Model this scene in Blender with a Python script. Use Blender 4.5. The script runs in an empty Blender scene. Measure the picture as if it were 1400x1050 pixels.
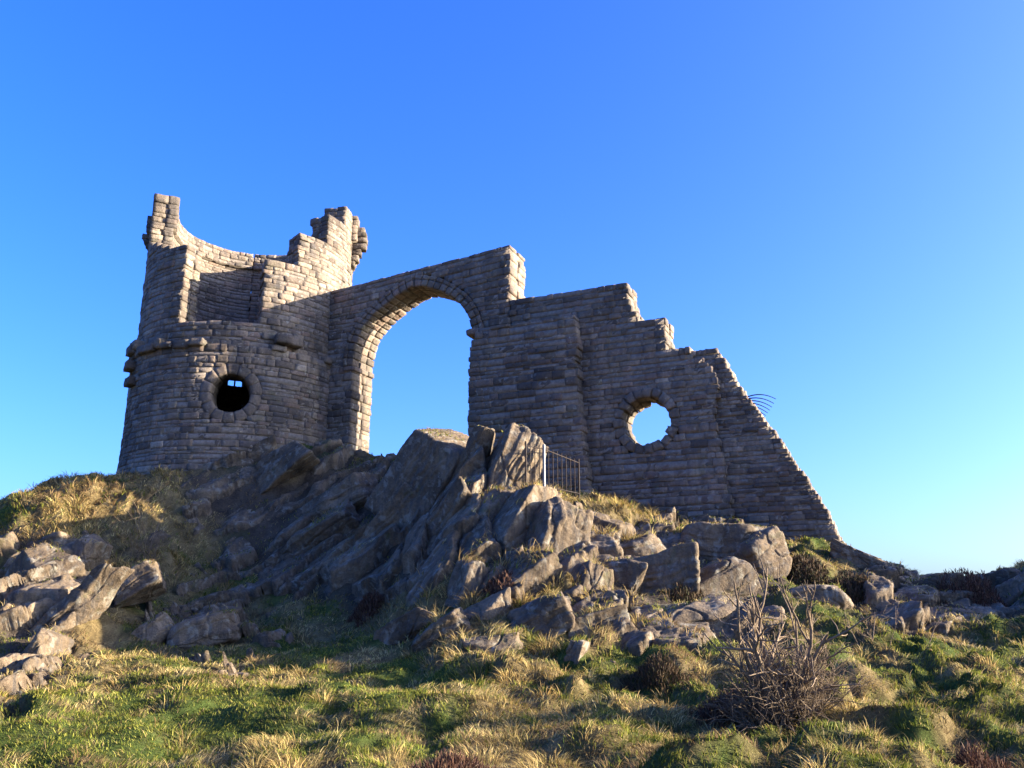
import bpy, bmesh, math, random
import numpy as np
from mathutils import Vector, Matrix

# ------------------------------------------------------------------ camera, sky, sun
EYE = 1.6
FPX = 1230.0                       # focal length in photo pixels (photo 1400 wide)
PITCH = math.radians(15.0)
scene = bpy.context.scene
cam_d = bpy.data.cameras.new("camera")
cam_d.sensor_width = 36.0
cam_d.lens = 36.0 * FPX / 1400.0
cam_d.clip_end = 6000
cam = bpy.data.objects.new("camera", cam_d)
scene.collection.objects.link(cam)
cam.location = (0, 0, EYE)
cam.rotation_euler = (math.radians(90) + PITCH, 0, 0)
scene.camera = cam

SUN_EL = math.radians(14.0)
SUN_AZ = math.radians(-4.0)         # measured from +X towards +Y
world = bpy.data.worlds.new("World")
scene.world = world
world.use_nodes = True
wn = world.node_tree.nodes
wl = world.node_tree.links
wn.clear()
sky = wn.new("ShaderNodeTexSky")
sky.sky_type = 'NISHITA'
sky.sun_disc = False
sky.sun_elevation = SUN_EL
sky.sun_rotation = math.radians(90) - SUN_AZ
sky.altitude = 300
sky.air_density = 1.0
sky.dust_density = 4.0
sky.ozone_density = 6.0
hs = wn.new("ShaderNodeHueSaturation")
hs.inputs["Saturation"].default_value = 1.15
hs.inputs["Hue"].default_value = 0.522
bg = wn.new("ShaderNodeBackground")
bg.inputs["Strength"].default_value = 0.128
wo = wn.new("ShaderNodeOutputWorld")
wl.new(sky.outputs[0], hs.inputs["Color"])
wl.new(hs.outputs[0], bg.inputs["Color"])
wl.new(bg.outputs[0], wo.inputs[0])

sun_d = bpy.data.lights.new("sun", 'SUN')
sun_d.energy = 5.0
sun_d.angle = math.radians(0.5)
sun_d.color = (1.0, 0.86, 0.68)
sun = bpy.data.objects.new("sun", sun_d)
scene.collection.objects.link(sun)
sv = Vector((math.cos(SUN_EL) * math.cos(SUN_AZ), math.cos(SUN_EL) * math.sin(SUN_AZ), math.sin(SUN_EL)))
sun.rotation_euler = sv.to_track_quat('Z', 'Y').to_euler()
sun.location = sv * 60

vs = scene.view_settings
vs.view_transform = 'Standard'
vs.look = 'None'
vs.gamma = 1
vs.exposure = 2.4
scene.cycles.max_bounces = 6
scene.cycles.diffuse_bounces = 3

# ------------------------------------------------------------------ helpers
rng = np.random.default_rng(7)


def ray(px, py):
    a = (px - 700.0) / FPX
    b = (525.0 - py) / FPX
    return np.array([a, math.cos(PITCH) - b * math.sin(PITCH), math.sin(PITCH) + b * math.cos(PITCH)])


def at(px, py, Y):
    r = ray(px, py)
    p = r * (Y / r[1])
    return np.array([p[0], p[1], p[2] + EYE])


def proj(P):
    x, y, z = P[..., 0], P[..., 1], P[..., 2] - EYE
    d = y * math.cos(PITCH) + z * math.sin(PITCH)
    v = -y * math.sin(PITCH) + z * math.cos(PITCH)
    d = np.maximum(d, 0.1)
    return 700 + FPX * x / d, 525 - FPX * v / d


def sm(x, a, b):
    t = np.clip((x - a) / (b - a), 0, 1)
    return t * t * (3 - 2 * t)


def inpoly(x, y, poly):
    x = np.asarray(x, float); y = np.asarray(y, float)
    r = np.zeros(x.shape, bool)
    n = len(poly)
    for i in range(n):
        x1, y1 = poly[i]; x2, y2 = poly[(i + 1) % n]
        if y1 == y2:
            continue
        c = ((y1 > y) != (y2 > y)) & (x < (x2 - x1) * (y - y1) / (y2 - y1) + x1)
        r ^= c
    return r


def hash3(i, j, k, s):
    h = (i * 374761393 + j * 668265263 + k * 2147483647 + s * 1274126177) & 0x7fffffff
    h = ((h ^ (h >> 13)) * 1274126177) & 0x7fffffff
    h = ((h ^ (h >> 15)) * 668265263) & 0x7fffffff
    return (h ^ (h >> 16)) & 0xffff


GR = np.array([[1, 1, 0], [-1, 1, 0], [1, -1, 0], [-1, -1, 0], [1, 0, 1], [-1, 0, 1], [1, 0, -1], [-1, 0, -1],
               [0, 1, 1], [0, -1, 1], [0, 1, -1], [0, -1, -1], [1, 1, 0], [-1, 1, 0], [0, -1, 1], [0, -1, -1]], float)


def perlin(p, s=0):
    p = np.asarray(p, float)
    f0 = np.floor(p).astype(np.int64)
    t = p - f0
    w = t * t * t * (t * (t * 6 - 15) + 10)
    out = 0
    for dx in (0, 1):
        for dy in (0, 1):
            for dz in (0, 1):
                g = GR[hash3(f0[:, 0] + dx, f0[:, 1] + dy, f0[:, 2] + dz, s) & 15]
                d = (g * (t - np.array([dx, dy, dz]))).sum(1)
                ww = (w[:, 0] if dx else 1 - w[:, 0]) * (w[:, 1] if dy else 1 - w[:, 1]) * (w[:, 2] if dz else 1 - w[:, 2])
                out = out + d * ww
    return out


def fbm(p, oct=4, s=0, gain=.5):
    r = 0; a = 1.0
    for i in range(oct):
        r = r + a * perlin(p * 2 ** i, s + i * 17)
        a *= gain
    return r


def p3(x, y, f):
    return np.stack([x * f, y * f, np.full_like(x, .37)], 1)


def cell2(x, y, s=0, vec=False):
    """distance to nearest jittered cell point and that cell's random value"""
    i0 = np.floor(x).astype(np.int64); j0 = np.floor(y).astype(np.int64)
    best = np.full(x.shape, 9.0); val = np.zeros(x.shape); vx = np.zeros(x.shape); vy = np.zeros(x.shape)
    for di in (-1, 0, 1):
        for dj in (-1, 0, 1):
            i = i0 + di; j = j0 + dj
            a = hash3(i, j, 0 * i, s) / 65535.0; b = hash3(i, j, 0 * i + 1, s) / 65535.0; c = hash3(i, j, 0 * i + 2, s) / 65535.0
            d = np.hypot(x - i - a, y - j - b)
            m = d < best
            best = np.where(m, d, best); val = np.where(m, c, val)
            vx = np.where(m, x - i - a, vx); vy = np.where(m, y - j - b, vy)
    if vec: return best, val, vx, vy
    return best, val


def mesh_np(name, V, polys_flat, loop_starts, mat, smooth=True, attrs=None):
    me = bpy.data.meshes.new(name)
    V = np.ascontiguousarray(V, np.float32)
    me.vertices.add(len(V)); me.vertices.foreach_set("co", V.ravel())
    me.loops.add(len(polys_flat)); me.loops.foreach_set("vertex_index", np.ascontiguousarray(polys_flat, np.int32))
    me.polygons.add(len(loop_starts)); me.polygons.foreach_set("loop_start", np.ascontiguousarray(loop_starts, np.int32))
    me.update(calc_edges=True)
    me.validate()
    if smooth:
        me.polygons.foreach_set("use_smooth", np.ones(len(me.polygons), bool))
    for k, a in (attrs or {}).items():
        if a.ndim == 1:
            at_ = me.attributes.new(k, 'FLOAT', 'POINT'); at_.data.foreach_set("value", np.ascontiguousarray(a, np.float32))
        else:
            at_ = me.attributes.new(k, 'FLOAT_COLOR', 'POINT')
            c = np.ones((len(a), 4), np.float32); c[:, :3] = a
            at_.data.foreach_set("color", c.ravel())
    if mat:
        me.materials.append(mat)
    return me


def quads(name, V, Q, mat, smooth=True, attrs=None):
    Q = np.asarray(Q)
    n = Q.shape[1]
    return mesh_np(name, V, Q.ravel(), np.arange(len(Q)) * n, mat, smooth, attrs)


def link(name, me, parent=None):
    o = bpy.data.objects.new(name, me)
    scene.collection.objects.link(o)
    if parent is not None:
        o.parent = parent
    return o


def tag(o, label=None, cat=None, group=None, kind=None):
    if label: o["label"] = label
    if cat: o["category"] = cat
    if group: o["group"] = group
    if kind: o["kind"] = kind
    return o


def empty(name, loc=(0, 0, 0)):
    o = bpy.data.objects.new(name, None)
    scene.collection.objects.link(o)
    o.location = loc
    o.empty_display_size = .2
    return o


# ------------------------------------------------------------------ materials
class NT:
    def __init__(self, name):
        self.m = bpy.data.materials.new(name); self.m.use_nodes = True
        self.t = self.m.node_tree; self.t.nodes.clear()
        self.o = self.n("ShaderNodeOutputMaterial")
        self.b = self.n("ShaderNodeBsdfPrincipled")
        self.l(self.b.outputs[0], self.o.inputs[0])
        self.b.inputs["Specular IOR Level"].default_value = .25
        self.b.inputs["Roughness"].default_value = .9

    def n(self, k): return self.t.nodes.new(k)
    def l(self, a, b): self.t.links.new(a, b)

    def noise(self, scale, detail=6, rough=.6, vec=None, dist=0):
        n = self.n("ShaderNodeTexNoise")
        n.inputs["Scale"].default_value = scale; n.inputs["Detail"].default_value = detail
        n.inputs["Roughness"].default_value = rough; n.inputs["Distortion"].default_value = dist
        if vec is not None: self.l(vec, n.inputs["Vector"])
        return n.outputs["Fac"]

    def ramp(self, fac, stops):
        r = self.n("ShaderNodeValToRGB")
        e = r.color_ramp.elements
        while len(e) < len(stops): e.new(.5)
        for k, (p, c) in enumerate(stops):
            e[k].position = p
            e[k].color = (*c, 1) if isinstance(c, tuple) else (c, c, c, 1)
        self.l(fac, r.inputs[0])
        return r.outputs[0]

    def mix(self, fac, a, b, mode='MIX'):
        x = self.n("ShaderNodeMix"); x.data_type = 'RGBA'; x.blend_type = mode
        for s, v in ((0, fac), (6, a), (7, b)):
            if isinstance(v, (int, float)): x.inputs[s].default_value = v
            elif isinstance(v, tuple): x.inputs[s].default_value = (*v, 1)
            else: self.l(v, x.inputs[s])
        return x.outputs[2]

    def attr(self, name, out="Fac"):
        a = self.n("ShaderNodeAttribute"); a.attribute_name = name
        return a.outputs[out]

    def coord(self, k="Object"):
        return self.n("ShaderNodeTexCoord").outputs[k]

    def bump(self, h, strength, dist, prev=None):
        b = self.n("ShaderNodeBump"); b.inputs["Strength"].default_value = strength; b.inputs["Distance"].default_value = dist
        self.l(h, b.inputs["Height"])
        if prev is not None: self.l(prev, b.inputs["Normal"])
        return b.outputs[0]

    def math(self, op, a, b):
        m = self.n("ShaderNodeMath"); m.operation = op
        for i, v in enumerate((a, b)):
            if isinstance(v, (int, float)): m.inputs[i].default_value = v
            else: self.l(v, m.inputs[i])
        return m.outputs[0]


def stone_mat():
    m = NT("gritstone_blocks")
    co = m.coord()
    tone = m.attr("tone")
    base = m.ramp(tone, [(0, (.115, .09, .068)), (.25, (.205, .16, .118)), (.6, (.26, .205, .148)), (.85, (.255, .178, .13)), (1, (.37, .305, .22))])
    big = m.ramp(m.noise(.55, 5, .6, co), [(.30, .36), (.64, .98)])
    c = m.mix(1, base, big, 'MULTIPLY')
    fine = m.ramp(m.noise(14, 7, .7, co), [(.28, .55), (.55, 1.0), (.75, 1.25)])
    c = m.mix(.85, c, fine, 'MULTIPLY')
    soot = m.ramp(m.noise(2.4, 6, .65, co, .6), [(.5, 0.0), (.64, 1.0)])
    c = m.mix(m.math('MULTIPLY', soot, .6), c, (.065, .06, .058))
    lich = m.ramp(m.noise(6.5, 6, .6, co), [(.6, 0.0), (.68, 1.0)])
    c = m.mix(m.math('MULTIPLY', lich, .5), c, (.36, .35, .28))
    mp = m.n("ShaderNodeMapping"); mp.inputs["Scale"].default_value = (2.2, 2.2, .22); m.l(co, mp.inputs[0])
    run = m.ramp(m.noise(1.0, 6, .6, mp.outputs[0], .4), [(.5, 0.0), (.66, 1.0)])
    c = m.mix(m.math('MULTIPLY', run, .55), c, (.05, .047, .045))
    alg = m.ramp(m.noise(1.3, 6, .65, co, .5), [(.56, 0.0), (.7, 1.0)])
    c = m.mix(m.math('MULTIPLY', alg, .35), c, (.11, .115, .06))
    m.l(c, m.b.inputs["Base Color"])
    n1 = m.bump(m.noise(9, 6, .65, co), .8, .04)
    n2 = m.bump(m.noise(55, 4, .7, co), .6, .012, n1)
    m.l(n2, m.b.inputs["Normal"])
    m.b.inputs["Roughness"].default_value = .95
    return m.m


def mortar_mat():
    m = NT("old_mortar"); co = m.coord()
    c = m.ramp(m.noise(9, 6, .65, co), [(.3, (.11, .092, .074)), (.7, (.24, .20, .155))])
    m.l(c, m.b.inputs["Base Color"])
    m.l(m.bump(m.noise(25, 5, .7, co), .8, .03), m.b.inputs["Normal"])
    return m.m


def rock_mat():
    m = NT("weathered_gritstone")
    co = m.coord()
    geo = m.n("ShaderNodeNewGeometry").outputs["Position"]
    rnd = m.n("ShaderNodeObjectInfo").outputs["Random"]
    base = m.ramp(m.noise(1.1, 7, .65, geo, .4), [(.26, (.042, .032, .021)), (.47, (.125, .091, .056)), (.72, (.25, .187, .118))])
    c = m.mix(1, base, m.ramp(rnd, [(0, .82), (1, 1.15)]), 'MULTIPLY')
    fine = m.ramp(m.noise(17, 8, .72, geo), [(.28, .5), (.52, .95), (.75, 1.3)])
    c = m.mix(.9, c, fine, 'MULTIPLY')
    mp = m.n("ShaderNodeMapping"); mp.inputs["Scale"].default_value = (5, 5, .7); m.l(geo, mp.inputs[0])
    strk = m.ramp(m.noise(1.4, 6, .65, mp.outputs[0], .5), [(.5, 0.0), (.62, 1.0)])
    c = m.mix(m.math('MULTIPLY', strk, .55), c, (.06, .058, .055))
    lich = m.ramp(m.noise(4.3, 7, .62, geo, .5), [(.54, 0.0), (.64, 1.0)])
    c = m.mix(m.math('MULTIPLY', lich, .55), c, (.27, .255, .20))
    moss = m.ramp(m.noise(1.9, 6, .65, geo), [(.60, 0.0), (.7, 1.0)])
    c = m.mix(m.math('MULTIPLY', moss, .5), c, (.085, .09, .03))
    m.l(c, m.b.inputs["Base Color"])
    n1 = m.bump(m.noise(5, 8, .7, geo), 1.0, .09)
    n2 = m.bump(m.noise(38, 5, .75, geo), .7, .014, n1)
    m.l(n2, m.b.inputs["Normal"])
    m.b.inputs["Roughness"].default_value = .93
    return m.m


def hill_mat():
    m = NT("turf_and_soil")
    co = m.coord()
    g = m.attr("green"); r = m.attr("rocky")
    straw = m.ramp(m.noise(2.6, 7, .7, co), [(.3, (.085, .062, .03)), (.5, (.17, .125, .055)), (.72, (.28, .215, .10))])
    green = m.ramp(m.noise(3.1, 7, .7, co), [(.3, (.03, .042, .012)), (.5, (.06, .085, .02)), (.72, (.11, .13, .035))])
    c = m.mix(g, straw, green)
    rock = m.ramp(m.noise(2.2, 8, .7, co), [(.3, (.045, .036, .027)), (.55, (.09, .072, .052)), (.75, (.15, .12, .09))])
    c = m.mix(r, c, rock)
    fine = m.ramp(m.noise(30, 6, .7, co), [(.3, .5), (.7, 1.3)])
    c = m.mix(.8, c, fine, 'MULTIPLY')
    m.l(c, m.b.inputs["Base Color"])
    n1 = m.bump(m.noise(8, 7, .7, co), 1, .09)
    n2 = m.bump(m.noise(45, 5, .75, co), .8, .02, n1)
    m.l(n2, m.b.inputs["Normal"])
    m.b.inputs["Roughness"].default_value = 1
    m.b.inputs["Specular IOR Level"].default_value = .05
    return m.m


def leaf_mat(name, trans=.3):
    m = NT(name)
    c = m.attr("tint", "Color")
    m.l(c, m.b.inputs["Base Color"])
    m.b.inputs["Roughness"].default_value = .75
    m.b.inputs["Specular IOR Level"].default_value = .12
    tr = m.n("ShaderNodeBsdfTranslucent"); m.l(c, tr.inputs[0])
    mx = m.n("ShaderNodeMixShader"); mx.inputs[0].default_value = trans
    m.l(m.b.outputs[0], mx.inputs[1]); m.l(tr.outputs[0], mx.inputs[2]); m.l(mx.outputs[0], m.o.inputs[0])
    return m.m


def bark_mat(name="weathered_bark", k=1.0):
    m = NT(name); co = m.coord()
    c = m.ramp(m.noise(18, 6, .7, co), [(.3, (.10 * k, .072 * k, .045 * k)), (.6, (.2 * k, .145 * k, .09 * k)), (.8, (.28 * k, .22 * k, .14 * k))])
    m.l(c, m.b.inputs["Base Color"])
    m.l(m.bump(m.noise(60, 4, .7, co), .6, .01), m.b.inputs["Normal"])
    return m.m


def metal_mat(name, a, b, rough):
    m = NT(name); co = m.coord()
    c = m.ramp(m.noise(22, 6, .7, co), [(.35, a), (.7, b)])
    m.l(c, m.b.inputs["Base Color"]); m.b.inputs["Roughness"].default_value = rough
    m.b.inputs["Metallic"].default_value = .3
    return m.m


M_STONE = stone_mat(); M_MORTAR = mortar_mat(); M_ROCK = rock_mat(); M_HILL = hill_mat()
M_GRASS = leaf_mat("grass_blades"); M_TWIG = bark_mat(); M_DARKTWIG = bark_mat("dark_twigs", .8); M_HEATH = leaf_mat("heather_sprigs", .15)
M_IRON = metal_mat("rusted_iron", (.02, .017, .016), (.05, .035, .028), .8)
M_GALV = metal_mat("grey_galvanised_steel", (.13, .13, .135), (.22, .22, .225), .55)

# ------------------------------------------------------------------ the hillside
CP = [(0, 1050, 9), (200, 1050, 8.7), (400, 1050, 8.5), (600, 1050, 8.5), (800, 1050, 8.5), (1000, 1050, 8.5), (1200, 1050, 8.6), (1400, 1050, 8.8),
      (0, 970, 12), (200, 960, 12), (400, 960, 12), (600, 955, 12.5), (800, 950, 12.5), (1000, 955, 12), (1200, 945, 12), (1400, 950, 12),
      (0, 930, 16.2), (100, 912, 15.3), (200, 902, 15.8), (400, 900, 15.6), (540, 905, 15.0), (640, 895, 14.6), (740, 890, 14.4), (850, 885, 14.7), (1000, 895, 14.4), (1150, 885, 15), (1280, 872, 15.8), (1400, 865, 16),
      (0, 800, 20.4), (95, 790, 19.6), (200, 875, 18.6), (200, 820, 21), (300, 880, 18.8), (300, 830, 21.2), (420, 880, 18.6), (420, 830, 20.6), (520, 865, 18.2), (520, 800, 20.4), (620, 850, 16.2), (640, 800, 16.9), (740, 850, 15.6), (740, 800, 16.8), (740, 745, 17.9), (850, 830, 16), (850, 780, 17.6), (1000, 830, 16.6), (1150, 822, 17.6), (1280, 835, 18), (1400, 840, 18.3),
      (0, 692, 23.6), (60, 665, 24.2), (125, 656, 24.5), (175, 662, 26.6), (130, 720, 22.6), (230, 652, 25.7), (300, 640, 25.3), (300, 745, 24), (400, 636, 25.6), (400, 740, 24), (500, 634, 26.4), (500, 720, 23.4), (200, 760, 22.4),
      (545, 626, 26.6), (600, 640, 22.8), (640, 600, 22.8), (600, 720, 20), (680, 690, 19.3), (680, 640, 20.8), (715, 668, 20.3), (742, 673, 20.6), (740, 700, 19.3), (800, 684, 21.8), (800, 682, 23.4), (850, 703, 22.8), (850, 745, 19.2),
      (920, 712, 22.4), (1000, 718, 22), (1000, 760, 19.4), (1080, 740, 21.2), (1080, 790, 19), (1150, 752, 20.9), (1150, 780, 19.3), (1215, 795, 20.6), (1280, 800, 21), (1400, 792, 21.5)]
cpts = [at(*c) for c in CP]
cpts += [np.array(p, float) for p in [
    (-12, 2, -.4), (-5, 1, 0), (0, 0, 0), (5, 1, 0), (12, 2, .2), (-14, 8, .3), (14, 8, .5), (-16, 15, .4), (-15, 19.5, 1.2), (-18, 22, 3.2), (-16, 26, 4.6), (14, 15.4, 2.2), (13.6, 18.5, 3.9), (15, 22.5, 3.9), (19, 20, 5.2), (20, 15, 3.0),  # ground out of view at right is raised to shade the right bank
    (-.4, 22.6, 5.2), (-.4, 24.4, 5.4), (-1.6, 24.6, 6.2), (-10, 33, 5.6), (-4, 31, 5.8), (0, 29, 5.2), (4, 27, 4.2), (9, 26, 2.8), (14, 28, 2.4), (-20, 32, 3.0), (-9, 28.5, 7.0),
    (-10, 42, 2), (0, 42, 1), (12, 42, 0), (-25, 12, 0), (26, 12, 1.5), (-28, 28, .5), (28, 28, 1.5)]]
cpts = np.array(cpts)


def _k(d): return np.where(d > 1e-6, d * d * np.log(d + 1e-9), 0)


_S = 10.0
_X = cpts[:, :2] / _S
_n = len(_X)
_A = np.zeros((_n + 3, _n + 3))
_A[:_n, :_n] = _k(np.linalg.norm(_X[:, None] - _X[None], axis=2)) + np.eye(_n) * .004
_A[:_n, _n] = 1; _A[:_n, _n + 1:] = _X; _A[_n, :_n] = 1; _A[_n + 1:, :_n] = _X.T
_W = np.linalg.solve(_A, np.concatenate([cpts[:, 2], np.zeros(3)]))


def base_z(x, y):
    out = np.empty(len(x))
    for s in range(0, len(x), 20000):
        q = np.stack([x[s:s + 20000], y[s:s + 20000]], 1) / _S
        qc = np.clip(q, [-2.8, -.2], [2.4, 4.2])
        d = np.linalg.norm(qc[:, None] - _X[None], axis=2)
        out[s:s + 20000] = _k(d) @ _W[:_n] + _W[_n] + qc @ _W[_n + 1:]
    far = np.hypot(np.maximum(np.abs(x) - 20, 0), np.maximum(np.maximum(y - 38, -4 - y), 0))
    t = sm(far, 0, 45)
    return out * (1 - t) + (-14.0) * t


ROCKY = [[(250, 655), (430, 625), (540, 630), (590, 585), (660, 580), (740, 650), (800, 700), (800, 790), (720, 830), (620, 800), (430, 820), (330, 760)],
         [(800, 725), (900, 715), (1078, 725), (1075, 800), (1060, 870), (950, 895), (830, 880), (790, 800)],
         [(0, 735), (150, 735), (140, 830), (70, 940), (0, 1000)],
         [(1160, 775), (1400, 785), (1400, 850), (1170, 865)],
         [(220, 840), (320, 835), (320, 895), (220, 895)]]
STRAW = [[(20, 690), (80, 650), (235, 670), (235, 800), (130, 790), (20, 740)], [(600, 690), (800, 670), (930, 715), (830, 900), (620, 940), (540, 860)]]
GREEN = [[(120, 895), (620, 900), (640, 1060), (-60, 1060)], [(1180, 860), (1480, 850), (1480, 960), (1240, 960)]]


def softmask(px, py, polys):
    m = np.zeros(px.shape)
    for dx, dy in ((0, 0), (18, 0), (-18, 0), (0, 14), (0, -14), (12, 10), (-12, -10), (12, -10), (-12, 10)):
        a = np.zeros(px.shape, bool)
        for p in polys: a |= inpoly(px + dx, py + dy, p)
        m += a
    return m / 9


def masks(x, y, z):
    px, py = proj(np.stack([x, y, z], 1))
    nz = fbm(p3(x, y, .9), 4, 5) * 40
    rock = softmask(px + nz, py + nz * .5, ROCKY)
    straw = softmask(px + nz, py + nz * .5, STRAW)
    green = softmask(px + nz, py + nz * .5, GREEN)
    n = fbm(p3(x, y, .7), 4, 9)
    n2 = fbm(p3(x, y, 2.2), 3, 19)
    g = np.clip(.28 + .26 * green - .5 * straw + n * 1.0 + n2 * .8, 0, 1)
    ins = (y > -2) & (y < 30)
    return rock * ins, g, straw, px, py


def ground(x, y, full=False):
    x = np.asarray(x, float); y = np.asarray(y, float)
    z0 = base_z(x, y)
    rock, g, straw, px, py = masks(x, y, z0)
    near = sm(-np.hypot(x, y - 14), -34, -18)
    # grassy hummocks
    wx = x + fbm(p3(x, y, .8), 2, 31) * .5; wy = y + fbm(p3(x, y, .8), 2, 33) * .5
    d1, v1 = cell2(wx / .75, wy / .6, 3)
    d2, v2 = cell2(wx / .33, wy / .3, 4)
    hum = np.sqrt(1 - sm(d1, 0, .8)) * (.03 + .30 * v1 ** 2) + np.sqrt(1 - sm(d2, 0, .85)) * .12 * v2 + fbm(p3(x, y, 2.4), 4, 45) * .09
    rough = .5 + .6 * straw + .5 * sm(x, -1, 5) - .25 * sm(-x, -1, 4) * (y < 16)
    und = fbm(p3(x, y, .5), 4, 41) * .34
    z = z0 + near * ((1 - rock) * (hum * rough + und * .9 - .06) + rock * (fbm(p3(x, y, 1.1), 5, 43) * .35 - .12))
    if full:
        return z, rock, g, straw
    return z


def axis_pts(lo, hi, fine, far):
    a = list(np.arange(lo, hi + 1e-6, fine))
    st = fine; v = hi; right = []
    while v < far:
        st *= 1.22; v += st; right.append(v)
    st = fine; v = lo; left = []
    while v > -far:
        st *= 1.22; v -= st; left.append(v)
    return np.array(left[::-1] + a + right)


gx = axis_pts(-15.5, 15.0, .075, 2500)
gy = axis_pts(7.0, 27.5, .075, 2500)
GX, GY = np.meshgrid(gx, gy)
zz, mr, mg, ms = ground(GX.ravel(), GY.ravel(), True)
V = np.stack([GX.ravel(), GY.ravel(), zz], 1)
nx, ny = len(gx), len(gy)
ii = (np.arange(ny - 1)[:, None] * nx + np.arange(nx - 1)[None]).ravel()
me = quads("hillside", V, np.stack([ii, ii + 1, ii + nx + 1, ii + nx], 1), M_HILL, True, {"green": mg, "rocky": mr})
hill = tag(link("hillside", me), "grassy rocky hillside rising to the ruin", None, None, "structure")


def hit(px, py, y0=5.0, y1=40.0):
    r = ray(px, py)
    Y = np.linspace(y0, y1, 700)
    P = r[None] * (Y / r[1])[:, None]
    g = ground(P[:, 0], P[:, 1])
    below = np.nonzero(P[:, 2] + EYE < g)[0]
    k = below[0] if len(below) else -1
    return np.array([P[k, 0], P[k, 1], g[k]])


# ------------------------------------------------------------------ the castle: courses of stone blocks
def lattice(na, nd, nz):
    idx = {}; P = []
    for i in range(na + 1):
        for j in range(nd + 1):
            for k in range(nz + 1):
                if i in (0, na) or j in (0, nd) or k in (0, nz):
                    idx[i, j, k] = len(P)
                    P.append((2 * i / na - 1, 2 * j / nd - 1, 2 * k / nz - 1))
    F = []
    for i in range(na):
        for k in range(nz):
            F.append((idx[i, 0, k], idx[i + 1, 0, k], idx[i + 1, 0, k + 1], idx[i, 0, k + 1]))
            F.append((idx[i, nd, k], idx[i, nd, k + 1], idx[i + 1, nd, k + 1], idx[i + 1, nd, k]))
    for j in range(nd):
        for k in range(nz):
            F.append((idx[0, j, k], idx[0, j, k + 1], idx[0, j + 1, k + 1], idx[0, j + 1, k]))
            F.append((idx[na, j, k], idx[na, j + 1, k], idx[na, j + 1, k + 1], idx[na, j, k + 1]))
    for i in range(na):
        for j in range(nd):
            F.append((idx[i, j, 0], idx[i, j + 1, 0], idx[i + 1, j + 1, 0], idx[i + 1, j, 0]))
            F.append((idx[i, j, nz], idx[i + 1, j, nz], idx[i + 1, j + 1, nz], idx[i, j + 1, nz]))
    P = np.array(P)
    # ease the edges a little: corner points pulled in
    m = (np.abs(P) > .99).sum(1)
    P = P * np.where(m >= 3, .97, np.where(m == 2, .988, 1.0))[:, None]
    return P, np.array(F)


LP, LF = lattice(4, 3, 3)


class Blocks:
    """collects boxes (a, d, z ranges) mapped through fn(a, d, z) -> xyz"""
    def __init__(self, fn, jit=.009):
        self.fn = fn; self.b = []; self.jit = jit; self.core = []

    def add(self, a0, a1, d0, d1, z0, z1, tone=None):
        self.b.append((a0, a1, d0, d1, z0, z1, rng.random() if tone is None else tone))

    def build(self, name, parent, mat=None):
        B = np.array(self.b)
        n = len(B)
        c = np.stack([(B[:, 0] + B[:, 1]) / 2, (B[:, 2] + B[:, 3]) / 2, (B[:, 4] + B[:, 5]) / 2], 1)
        h = np.stack([(B[:, 1] - B[:, 0]) / 2, (B[:, 3] - B[:, 2]) / 2, (B[:, 5] - B[:, 4]) / 2], 1)
        Q = c[:, None] + h[:, None] * LP[None]
        X = self.fn(Q[..., 0].ravel(), Q[..., 1].ravel(), Q[..., 2].ravel()).reshape(n, len(LP), 3)
        X = X + rng.normal(0, self.jit * .7, (n, 1, 3)) + rng.normal(0, self.jit * .55, X.shape)
        F = (LF[None] + (np.arange(n) * len(LP))[:, None, None]).reshape(-1, 4)
        tone = np.repeat(B[:, 6], len(LP))
        me = quads(name, X.reshape(-1, 3), F, mat or M_STONE, False, {"tone": tone})
        return link(name, me, parent)

    def build_core(self, name, parent, seg=1):
        VV = []; FF = []; o = 0
        for a0, a1, d0, d1, z0, z1 in self.core:
            k = max(1, int((a1 - a0) / seg + .99))
            aa = np.linspace(a0, a1, k + 1)
            for dd, z in ((d0, z0), (d1, z0), (d1, z1), (d0, z1)):
                VV.append(self.fn(aa, np.full(k + 1, dd), np.full(k + 1, z)))
            m = k + 1
            i = np.arange(k)
            for s in range(4):
                t = (s + 1) % 4
                FF.append(np.stack([o + s * m + i, o + s * m + i + 1, o + t * m + i + 1, o + t * m + i], 1))
            FF.append(np.array([[o, o + m, o + 2 * m, o + 3 * m], [o + k, o + 3 * m + k, o + 2 * m + k, o + m + k]]))
            o += 4 * m
        me = quads(name, np.concatenate(VV), np.concatenate(FF), M_MORTAR, False)
        return link(name, me, parent)


def split(a0, a1, lo, hi):
    L = a1 - a0
    if L < lo * 1.3: return [(a0, a1)]
    r = []; a = a0
    while a1 - a > hi * 1.25:
        w = rng.uniform(lo, hi); r.append((a, a + w)); a += w
    if a1 - a > lo * 1.9:
        m = a + (a1 - a) * rng.uniform(.4, .6); r += [(a, m), (m, a1)]
    else:
        r.append((a, a1))
    return r


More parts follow.
